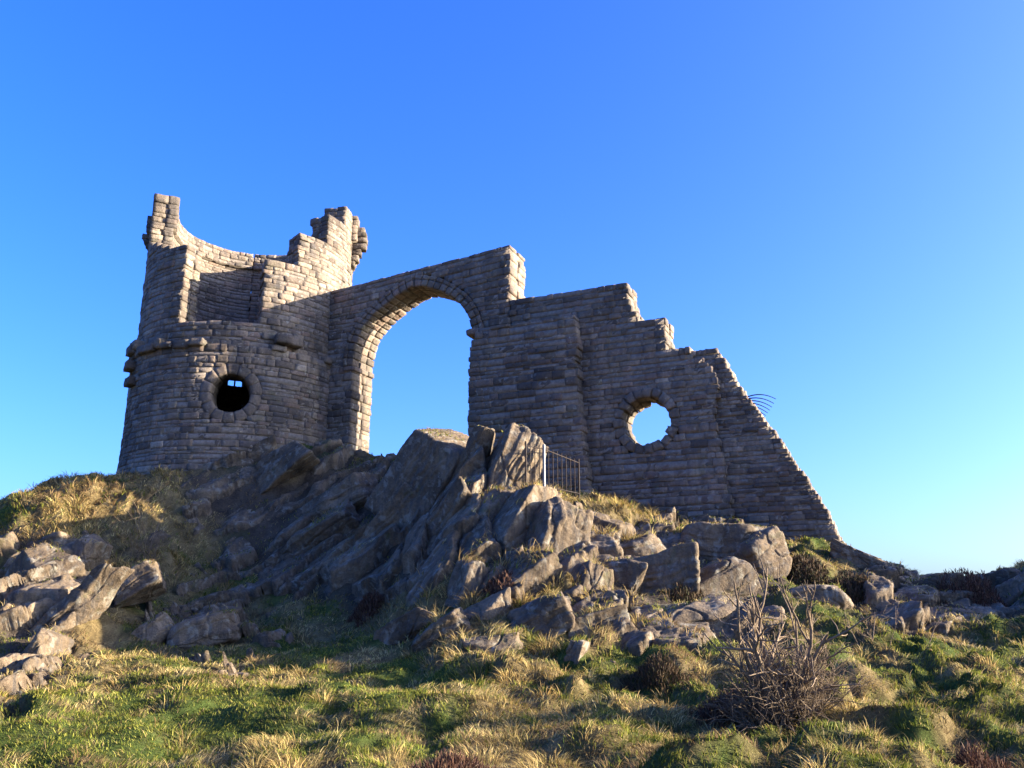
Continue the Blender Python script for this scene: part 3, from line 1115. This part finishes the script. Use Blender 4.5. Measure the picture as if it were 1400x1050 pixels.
RK = [
    # central crag
    ("boulder", "big smooth shaded rock face filling the foot of the arch opening", 594, 652, 21.6, 140, 112, 1.9, 58, -34, 0, dict(cuts=3, rough=.03)),
    ("boulder", "narrow sunlit slab leaning along the edge of the big shaded rock", 647, 634, 20.9, 112, 27, .9, 60, -30, 0, dict(rough=.03)),
    ("boulder", "broad sunlit ribbed rock left of the railing", 700, 640, 20.4, 118, 66, 1.3, 66, 22, 0, dict(bed=.03)),
    ("boulder", "tall sunlit rib below the ribbed rock by the railing", 706, 716, 18.5, 118, 54, 1.2, 60, 30, 0, dict(bed=.03)),
    ("boulder", "thin sunlit rib between two dark clefts in the central crag", 655, 716, 19.0, 112, 34, .9, 60, 24, 0, {}),
    ("boulder", "blocky sunlit rock just below the strip of grass by the railing", 757, 735, 18.0, 112, 66, 1.3, 70, 34, 0, dict(bed=.03)),
    ("boulder", "long shaded slab running down from the big rock of the arch", 602, 738, 20.0, 165, 56, 1.2, 52, -38, 0, {}),
    ("boulder", "long dark slab left of the central crag", 528, 735, 22.0, 165, 46, 1.2, 46, -38, 10, {}),
    ("boulder", "pale ledge of rock below the grass shelf of the arch", 456, 692, 24.3, 122, 48, 1.2, 24, -30, 10, {}),
    ("boulder", "shaded slab under the pale ledge by the arch", 430, 742, 23.6, 125, 44, 1.2, 34, -35, 10, {}),
    ("boulder", "flat overhanging slab low in the shaded bank", 462, 782, 22.2, 125, 30, 1.2, 22, -30, 0, {}),
    ("boulder", "long slab with one bright sunlit end under the tower", 374, 646, 25.4, 118, 44, 1.1, 38, -40, 0, {}),
    ("boulder", "smooth rounded boulder lying at the foot of the tower", 302, 649, 25.7, 84, 50, 1.2, 16, -10, 0, dict(sharp=7, cuts=4, rough=.03, bed=.008)),
    ("boulder", "small slab wedged beside the rounded boulder of the tower", 350, 622, 26.0, 62, 26, .8, 30, -20, 0, {}),
    # right hand face
    ("boulder", "large round-topped boulder at the right end of the rock face", 1046, 757, 18.8, 66, 66, 1.1, 20, 34, 0, dict(sharp=9, rough=.04)),
    ("boulder", "humped grey rock against the foot of the stepped wall", 982, 745, 19.4, 118, 54, 1.2, -8, -12, 0, dict(sharp=10)),
    ("boulder", "square grey block in the middle of the rock face", 908, 797, 17.2, 98, 88, 1.2, 12, -15, 0, {}),
    ("boulder", "upright pale block beside the square grey block", 845, 797, 17.0, 70, 44, .9, 84, 18, 0, {}),
    ("boulder", "rough block with a sunlit edge below the round-topped boulder", 992, 805, 17.4, 96, 70, 1.0, 22, 28, 0, dict(bed=.03)),
    ("boulder", "dark block at the foot of the square grey block", 895, 858, 16.0, 96, 56, 1.0, 8, -15, 0, {}),
    ("boulder", "streaked block low in the rock face beside the bare shrub", 963, 860, 15.6, 116, 66, 1.0, 8, 18, 0, dict(bed=.03)),
    ("boulder", "pale broken slab high on the rock face under the grass", 868, 752, 18.8, 86, 36, .9, 12, 10, 0, {}),
    ("boulder", "sunlit stub of rock among straw grass left of the rock face", 806, 806, 16.5, 70, 46, .8, 72, 32, 0, {}),
    ("boulder", "lone pale stone on the grass under the round hole", 893, 718, 21.6, 17, 14, .3, 10, 0, 0, dict(level=5)),
    ("boulder", "dark block overhung by straw grass in mid slope", 742, 852, 15.2, 92, 60, .9, 20, -10, 0, {}),
    ("boulder", "sunlit upright stone below the central crag", 634, 802, 16.6, 76, 40, .8, 68, 30, 0, {}),
    ("boulder", "dark upright stone sticking out of the grass slope", 787, 903, 13.9, 56, 24, .45, 78, -15, 0, {}),
    ("boulder", "pale shaded block low on the slope under the central crag", 606, 872, 15.3, 84, 50, .8, 30, -15, 0, {}),
    ("boulder", "shaded block between the grass tufts of mid slope", 680, 890, 14.3, 66, 40, .7, 15, -15, 0, {}),
    ("boulder", "blocky sunlit rock under the tall rib of the central crag", 716, 792, 16.6, 84, 52, 1.0, 40, 28, 0, {}),
    ("boulder", "mossy block low on the slope left of the dark overhung block", 668, 842, 15.7, 70, 44, .9, 28, 20, 0, {}),
    ("boulder", "low broad rock in the grass between mid slope and the rock face", 812, 862, 15.2, 76, 48, .9, 16, 15, 0, {}),
    ("boulder", "half buried flat rock at the lowest left corner of the broken slope", 560, 862, 16.0, 80, 34, .9, 22, -25, 0, {}),
    # left hand rocks
    ("boulder", "flat-topped sunlit rock on the left mound", 62, 752, 21.9, 70, 32, 1.0, 8, -35, 0, {}),
    ("boulder", "split rock with one sunlit face under the left mound", 112, 760, 21.3, 54, 40, .9, 62, -35, 0, {}),
    ("boulder", "long sunlit slab slanting down the left edge", 66, 872, 18.35, 225, 38, .9, 51, -34, 0, dict(bed=.03, rough=.07, cuts=10)),
    ("boulder", "dark slab behind the long slanting slab at left", 20, 838, 20.2, 170, 70, 1.2, 48, -52, 0, {}),
    ("boulder", "dark slab in front of the long slanting slab at left", 20, 935, 17.3, 150, 36, 1.0, 46, -50, 0, {}),
    ("boulder", "low grey boulder lying in the shade above the lawn", 272, 868, 18.6, 92, 44, 1.0, 18, -10, 0, dict(sharp=9)),
    ("boulder", "small dark rock in shade left of the low grey boulder", 205, 868, 18.6, 60, 34, .7, 40, -20, 0, {}),
    ("boulder", "grey rock in shade at the left mound's foot", 185, 800, 19.6, 70, 40, .8, 35, -25, 0, {}),
    # right bank
    ("boulder", "rubble block at the toe of the raking wall", 1178, 766, 20.2, 72, 26, .8, -24, 0, 0, {}),
    ("boulder", "small rubble block last on the slope below the raking wall", 1208, 785, 20.0, 34, 20, .6, -25, 0, 0, {}),
    ("boulder", "grey rock on the right skyline dip", 1232, 806, 19.8, 56, 36, .8, -10, 0, 0, {}),
    ("boulder", "shaded boulder behind the top of the bare shrub", 1120, 822, 17.0, 76, 44, .8, 10, -5, 0, dict(sharp=10)),
    ("boulder", "shaded boulder right of the bare shrub on the bank", 1192, 842, 17.6, 48, 36, .7, 15, -5, 0, dict(sharp=10)),
    ("boulder", "low shaded rock in the right hand bank", 1232, 852, 17.3, 66, 34, .7, -12, -5, 0, dict(sharp=10)),
    ("boulder", "rock behind the russet bush on the right skyline", 1282, 812, 19.6, 72, 40, .8, 6, 0, 0, {}),
    ("boulder", "dark rock at the far right skyline", 1384, 806, 20.2, 70, 44, 1.0, 12, 0, 0, {}),
]
for nm, lb, px, py, Y, L, T, D, an, yw, ro, kw in RK:
    rock(nm, lb, px, py, Y, L, T, D, an, yw, ro, **kw)

# ------------------------------------------------------------------ grass (nobody could count it)
STR = np.array([[.33, .245, .10], [.46, .36, .16], [.19, .135, .05], [.38, .32, .12]])
GRN = np.array([[.11, .13, .016], [.18, .185, .028], [.055, .08, .012], [.23, .22, .045]])


def blades(name, pos, length, width, lean_dir, lean, col, r):
    n = len(pos)
    t = np.array([0, .4, .75, 1.0])
    az = r.uniform(0, 2 * np.pi, n)
    side = np.stack([np.cos(az), np.sin(az), np.zeros(n)], 1)
    V = np.zeros((n, 7, 3)); C = np.zeros((n, 7, 3))
    for k in range(4):
        up = length * t[k] * (1 - .45 * lean * t[k])
        outw = length * lean * t[k] ** 1.7 * .95
        c = pos + lean_dir * outw[:, None]
        c[:, 2] += up - .02
        w = width * (1 - .55 * t[k])
        if k < 3:
            V[:, 2 * k] = c - side * w[:, None]; V[:, 2 * k + 1] = c + side * w[:, None]
            C[:, 2 * k] = C[:, 2 * k + 1] = col
        else:
            V[:, 6] = c; C[:, 6] = col
    b = (np.arange(n) * 7)[:, None]
    q = np.concatenate([b + np.array([[0, 1, 3, 2]]), b + np.array([[2, 3, 5, 4]])])
    tr = b + np.array([[4, 5, 6]])
    flat = np.concatenate([q.ravel(), tr.ravel()])
    starts = np.concatenate([np.arange(len(q)) * 4, len(q) * 4 + np.arange(len(tr)) * 3])
    me = mesh_np(name, V.reshape(-1, 3), flat, starts, M_GRASS, True, {"tint": C.reshape(-1, 3)})
    return link(name, me)


rg = np.random.default_rng(21)


def sample(y0, y1, dens):
    x0, x1 = -.62 * y1 - .5, .62 * y1 + .5
    n = int((x1 - x0) * (y1 - y0) * dens)
    x = rg.uniform(x0, x1, n); y = rg.uniform(y0, y1, n)
    k = np.abs(x) < .62 * y + .5
    return x[k], y[k]


X = []; Yy = []
for y0, y1, dn in ((6.8, 9, 2600), (9, 11, 2300), (11, 13.5, 1800), (13.5, 16.5, 1250), (16.5, 20, 900), (20, 27, 760)):
    a, b = sample(y0, y1, dn); X.append(a); Yy.append(b)
X = np.concatenate(X); Yy = np.concatenate(Yy)
z, rk, gr, st = ground(X, Yy, True)
dn = fbm(p3(X, Yy, 1.6), 3, 77)
keep = (rg.random(len(X)) < np.clip(1.05 - .50 * rk + dn * .5, 0, 1))
X, Yy, z, rk, gr, st = [q[keep] for q in (X, Yy, z, rk, gr, st)]
# straw clumps: cells that lean together
cx = X + fbm(p3(X, Yy, 1.3), 2, 51) * .3; cy = Yy + fbm(p3(X, Yy, 1.3), 2, 52) * .3
d3, v3, tvx, tvy = cell2(cx / .46, cy / .42, 8, True)
_, v4 = cell2(cx / .42, cy / .36, 9)
isg = rg.random(len(X)) < np.clip(gr * 1.5 - .16 + (v3 - .5) * .8, 0.08, .95)
# tufts rooted on rock ledges
hi = np.clip(((X - HX0) / HC).astype(int), 1, HM.shape[0] - 2); hj = np.clip(((Yy - HY0) / HC).astype(int), 1, HM.shape[1] - 2)
inside = (Yy > HY0) & (np.abs(X) < 15.5)
h0 = np.where(inside, HM[hi, hj], -99)
sl = np.maximum(np.abs(HM[hi + 1, hj] - HM[hi - 1, hj]), np.abs(HM[hi, hj + 1] - HM[hi, hj - 1])) / (2 * HC)
covered = h0 > z + .03
ledge = covered & (sl < .85) & (fbm(p3(X, Yy, 1.3), 3, 63) > .04)
z = np.where(ledge, h0 - .02, z)
kk = ~covered | ledge
X, Yy, z, rk, gr, st, d3, v3, v4, tvx, tvy, isg = [q[kk] for q in (X, Yy, z, rk, gr, st, d3, v3, v4, tvx, tvy, isg)]
n = len(X)
ca = v3 * 6.28 + rg.normal(0, .7, n)
tus = (v3 > .38) & ~isg
tl = np.hypot(tvx, tvy) + 1e-6
ld = np.stack([np.cos(ca), np.sin(ca), np.full(n, -.12)], 1)
ld = np.where(tus[:, None], np.stack([tvx / tl + rg.normal(0, .35, n), tvy / tl + rg.normal(0, .35, n), np.full(n, -.22)], 1), ld)
ln = np.where(isg, rg.uniform(.045, .12, n), rg.uniform(.08, .20, n) * (1 - .55 * np.clip(d3, 0, 1))) * (1 + .7 * st) * (1 - .35 * (gr > .8))
ln = np.where(tus, ln * (1.4 - .45 * np.clip(d3, 0, 1)), ln)
le = np.where(isg, rg.uniform(.2, .8, n), rg.uniform(.5, 1.05, n))
le = np.where(tus, np.clip(.4 + d3 * 1.2 + rg.normal(0, .15, n), .1, 1.15), le)
wd = np.where(isg, .0042, .0034) * np.clip(Yy / 9, 1, 2.6) * rg.uniform(.7, 1.4, n)
col = np.where(isg[:, None], GRN[rg.integers(0, 4, n)], STR[rg.integers(0, 4, n)]) * rg.uniform(.7, 1.2, n)[:, None]
cl = .72 + .56 * v4
col = col * cl[:, None] * np.where(isg[:, None], 1, np.stack([np.ones(n), 1 - .10 * v3, 1 - .25 * v3], 1))
# old bleached patches and bracken-brown patches
br = sm(fbm(p3(X, Yy, .55), 3, 91), .12, .4)[:, None] * (~isg)[:, None]
col = col * (1 - br * .6) + np.array([.13, .075, .04]) * br * .6
pos = np.stack([X, Yy, z], 1)
for nm, lb, m in (("green_grass", "short green grass growing over the foot of the hill", isg), ("straw_grass", "long straw coloured tussock grass over the slope", ~isg)):
    o = blades(nm, pos[m], ln[m], wd[m], ld[m], le[m], col[m], rg)
    tag(o, lb, None, None, "stuff")
print("blades", n)


# ------------------------------------------------------------------ tubes, shrubs, railing
class Tubes:
    def __init__(self): self.V = []; self.F = []; self.o = 0

    def add(self, pts, radii, sides=5):
        pts = np.asarray(pts, float); n = len(pts)
        t = np.gradient(pts, axis=0); t /= np.linalg.norm(t, axis=1)[:, None] + 1e-9
        ref = np.array([0, 0, 1.0]) if abs(t[0, 2]) < .8 else np.array([1.0, 0, 0])
        a = np.cross(t, ref); a /= np.linalg.norm(a, axis=1)[:, None] + 1e-9
        b = np.cross(t, a)
        an = np.linspace(0, 2 * np.pi, sides, endpoint=False)
        ring = pts[:, None] + (a[:, None] * np.cos(an)[None, :, None] + b[:, None] * np.sin(an)[None, :, None]) * np.asarray(radii)[:, None, None]
        self.V.append(ring.reshape(-1, 3))
        i, j = np.meshgrid(np.arange(n - 1), np.arange(sides), indexing='ij')
        j2 = (j + 1) % sides
        f = np.stack([i * sides + j, i * sides + j2, (i + 1) * sides + j2, (i + 1) * sides + j], -1).reshape(-1, 4)
        self.F.append(f + self.o)
        self.V.append(np.stack([pts[0], pts[-1]])); self.o += n * sides + 2

    def bar(self, p, q, r, sides=6):
        self.add(np.linspace(p, q, 2), [r, r], sides)

    def build(self, name, mat, parent=None):
        return link(name, quads(name, np.concatenate(self.V), np.concatenate(self.F), mat, True), parent)


def branch(T, p, d, L, r, r_, depth, kids, bend=.25, grav=0.0):
    k = 7
    pts = [np.array(p, float)]; dd = np.array(d, float)
    for i in range(k):
        dd = dd + r_.normal(0, bend / 2.2, 3) + np.array([0, 0, grav]); dd /= np.linalg.norm(dd)
        pts.append(pts[-1] + dd * L / k)
    T.add(pts, np.linspace(r, r * .45, k + 1), 5 if r > .006 else 3)
    if depth > 0:
        for _ in range(kids):
            j = r_.integers(2, k)
            nd = dd * .6 + r_.normal(0, .55, 3) + np.array([0, 0, .25]); nd /= np.linalg.norm(nd)
            branch(T, pts[j], nd, L * r_.uniform(.35, .65), r * .5, r_, depth - 1, kids, bend * 1.2, grav)


def bare_shrub(label, px, py, h, spread, nst, ntw, seed, thick=.02, group=None):
    r_ = np.random.default_rng(seed)
    c = hit(px, py, 8, 26)
    root = tag(empty("bare_shrub", c), label, "shrub", group)
    for k in range(nst):
        T = Tubes()
        a = 2 * math.pi * k / nst + r_.uniform(-.3, .3)
        d = np.array([math.cos(a) * spread * r_.uniform(.3, 1), math.sin(a) * spread * .6 * r_.uniform(.3, 1), 1.0]); d /= np.linalg.norm(d)
        branch(T, (math.cos(a) * .08, math.sin(a) * .08, -.1), d, h * r_.uniform(.8, 1.1), thick * r_.uniform(.7, 1.2), r_, 2, 4, .22)
        T.build("stem", M_TWIG, root)
    if ntw:
        T = Tubes()
        for k in range(ntw):
            a = r_.uniform(0, 6.28); q = math.sqrt(r_.random()) * spread * h * .62
            p = np.array([math.cos(a) * q, math.sin(a) * q * .6, 0])
            p[2] = float(ground(np.array([c[0] + p[0]]), np.array([c[1] + p[1]]))[0]) - c[2] - .03
            d = np.array([p[0] * .35, p[1] * .3, .8]) + r_.normal(0, .3, 3); d /= np.linalg.norm(d)
            branch(T, p, d, h * r_.uniform(.35, .75), r_.uniform(.004, .009), r_, 1, 3, .35, r_.uniform(-.12, .02))
        T.build("twigs", M_DARKTWIG, root)
    return root


bare_shrub("large leafless shrub of tangled brown stems on the slope right of the rock face", 1072, 978, 1.12, .66, 11, 340, 5, .036)
bare_shrub("small leafless twig standing just right of the large bare shrub", 1184, 880, .7, .5, 2, 0, 6, .009)
bare_shrub("small forked bare twig on the right hand grass bank's crest", 1207, 882, .55, .6, 2, 0, 7, .008)
bare_shrub("thin leaning bare twig on the crest of the right hand grass bank", 1256, 884, .65, .7, 1, 0, 8, .008)
bare_shrub("clump of pale dry stalks on the side of the straw covered left mound", 196, 765, 1.5, .35, 5, 24, 9, .009)


def heather(label, px, py, w, h, n, cols, seed, group="heather bushes on the hill"):
    r_ = np.random.default_rng(seed)
    c = hit(px, py, 7, 26)
    root = tag(empty("heather_bush", c), label, "bush", group)
    a = r_.uniform(0, 6.28, n); q = np.sqrt(r_.random(n)) * (1 + .25 * np.sin(a * 3 + seed) + r_.normal(0, .08, n))
    x = np.cos(a) * q * w / 2; y = np.sin(a) * q * w / 2 * .8
    gz = ground(c[0] + x, c[1] + y) - c[2]
    hh_ = h * np.clip(1 - q ** 2.2, 0, 1) * r_.uniform(.25, 1.0, n)
    T = Tubes()
    for k in range(40):
        i = r_.integers(0, n)
        T.add([[x[i] * .04, y[i] * .04, -.06], [x[i] * .7, y[i] * .7, gz[i] + hh_[i] * .5], [x[i], y[i], gz[i] + hh_[i]]], [.008, .006, .003], 4)
    T.build("stems", M_TWIG, root)
    pos = np.stack([x, y, gz + hh_], 1)
    dirs = np.stack([x * .9 / w, y * .9 / w, np.zeros(n)], 1) + r_.normal(0, .45, (n, 3)) * [1, 1, .3]
    col = np.array(cols)[r_.integers(0, len(cols), n)] * r_.uniform(.6, 1.25, n)[:, None]
    o = blades("foliage", pos, r_.uniform(.05, .14, n), np.full(n, .006) * np.clip(c[1] / 12, .8, 1.8), dirs, r_.uniform(.3, 1, n), col, r_)
    o.data.materials.clear(); o.data.materials.append(M_HEATH)
    o.parent = root
    return root


RED = [(.085, .04, .025), (.13, .065, .04), (.07, .035, .022), (.14, .085, .05)]
DRK = [(.05, .035, .022), (.08, .05, .028), (.04, .04, .016), (.10, .065, .035)]
heather("russet heather bush at the very bottom of the lawn", 600, 1080, 1.1, .2, 5200, RED, 1)
heather("russet bush growing among the rocks of the right skyline", 1325, 832, 1.5, .75, 4200, RED, 2)
heather("dark brushy bush in front of the rubble of the raking wall", 1172, 820, 1.2, .5, 3200, DRK, 3)
heather("brown heather tuft on a ledge of the grey rock face", 945, 832, .9, .4, 2600, DRK, 4)
heather("dark heather bush in the grass left of the large bare shrub", 905, 925, .9, .28, 2800, DRK, 5)
heather("reddish dead bracken at the foot of the large bare shrub", 1000, 985, .9, .3, 2600, RED, 6)
heather("reddish bush in the grass at the bottom right", 1345, 1068, .6, .2, 1800, RED, 7)
heather("brown heather on the shaded ledge under the central crag", 690, 812, .9, .35, 2400, RED, 8)
heather("brown heather in the shaded bank left of the central crag", 505, 835, .8, .35, 2600, RED, 19)
heather("dark heather on the grass shelf right of the round-topped boulder", 1105, 790, 1.0, .35, 2600, DRK, 10)

# railing between the crag and the pier
rail_pts = [hit(719, 668, 20, 26), hit(744, 674, 20, 26), hit(790, 680, 20, 26)]
rail_pts = [at(719, 665, 19.9), at(744, 671, 20.2), at(792, 680, 21.3)]
railing = tag(empty("metal_railing", rail_pts[1]), "rusty metal railing with one pale grey post between the crag and the pier", "railing")
c0 = rail_pts[1]
tops = [1.02, 1.06, .92]
for k, (p, hgt) in enumerate(zip(rail_pts, tops)):
    T = Tubes(); q = p - c0
    T.bar(q + [0, 0, -.4], q + [0, 0, hgt], (.034 if k == 1 else .02), 8)
    T.build("post", M_GALV if k == 1 else M_IRON, railing)
for (i, j) in ((0, 1), (1, 2)):
    a, b = rail_pts[i] - c0, rail_pts[j] - c0
    for f in (.10, .90):
        T = Tubes(); T.bar(a + [0, 0, tops[i] * f], b + [0, 0, min(tops[j], tops[i]) * f if f < .5 else tops[j] * f], .012, 6)
        T.build("rail", M_IRON, railing)
    nbar = 3 if i == 0 else 7
    for k in range(1, nbar + 1):
        t = k / (nbar + 1)
        p = a * (1 - t) + b * t
        T = Tubes(); T.bar(p + [0, 0, .02], p + [0, 0, .97 * (tops[i] * (1 - t) + tops[j] * t)], .012, 6)
        T.build("bar", M_IRON, railing)

# curved anti-climb spikes on the raking edge
u0 = pw(1019, 547, .5)
base = wall_map(np.array([u0[0]]), np.array([.5]), np.array([u0[1]]))[0]
fan = tag(empty("spike_fan", base), "fan of curved iron anti-climb spikes on the sloping wall edge", "spikes")
for k in range(7):
    T = Tubes()
    e0 = R_(38 - 9 * k); L = .82 - .04 * k
    pts = []
    for s in np.linspace(0, 1, 10):
        pts.append([WU[0] * (-.1 + L * s), WU[1] * (-.1 + L * s) + .06 * k - .18, math.tan(e0) * .5 * s * L - (.50 - .02 * k) * s ** 2.2 * L - .03 * k])
    T.add(pts, np.linspace(.02, .009, 10), 5)
    T.build("spike", M_IRON, fan)
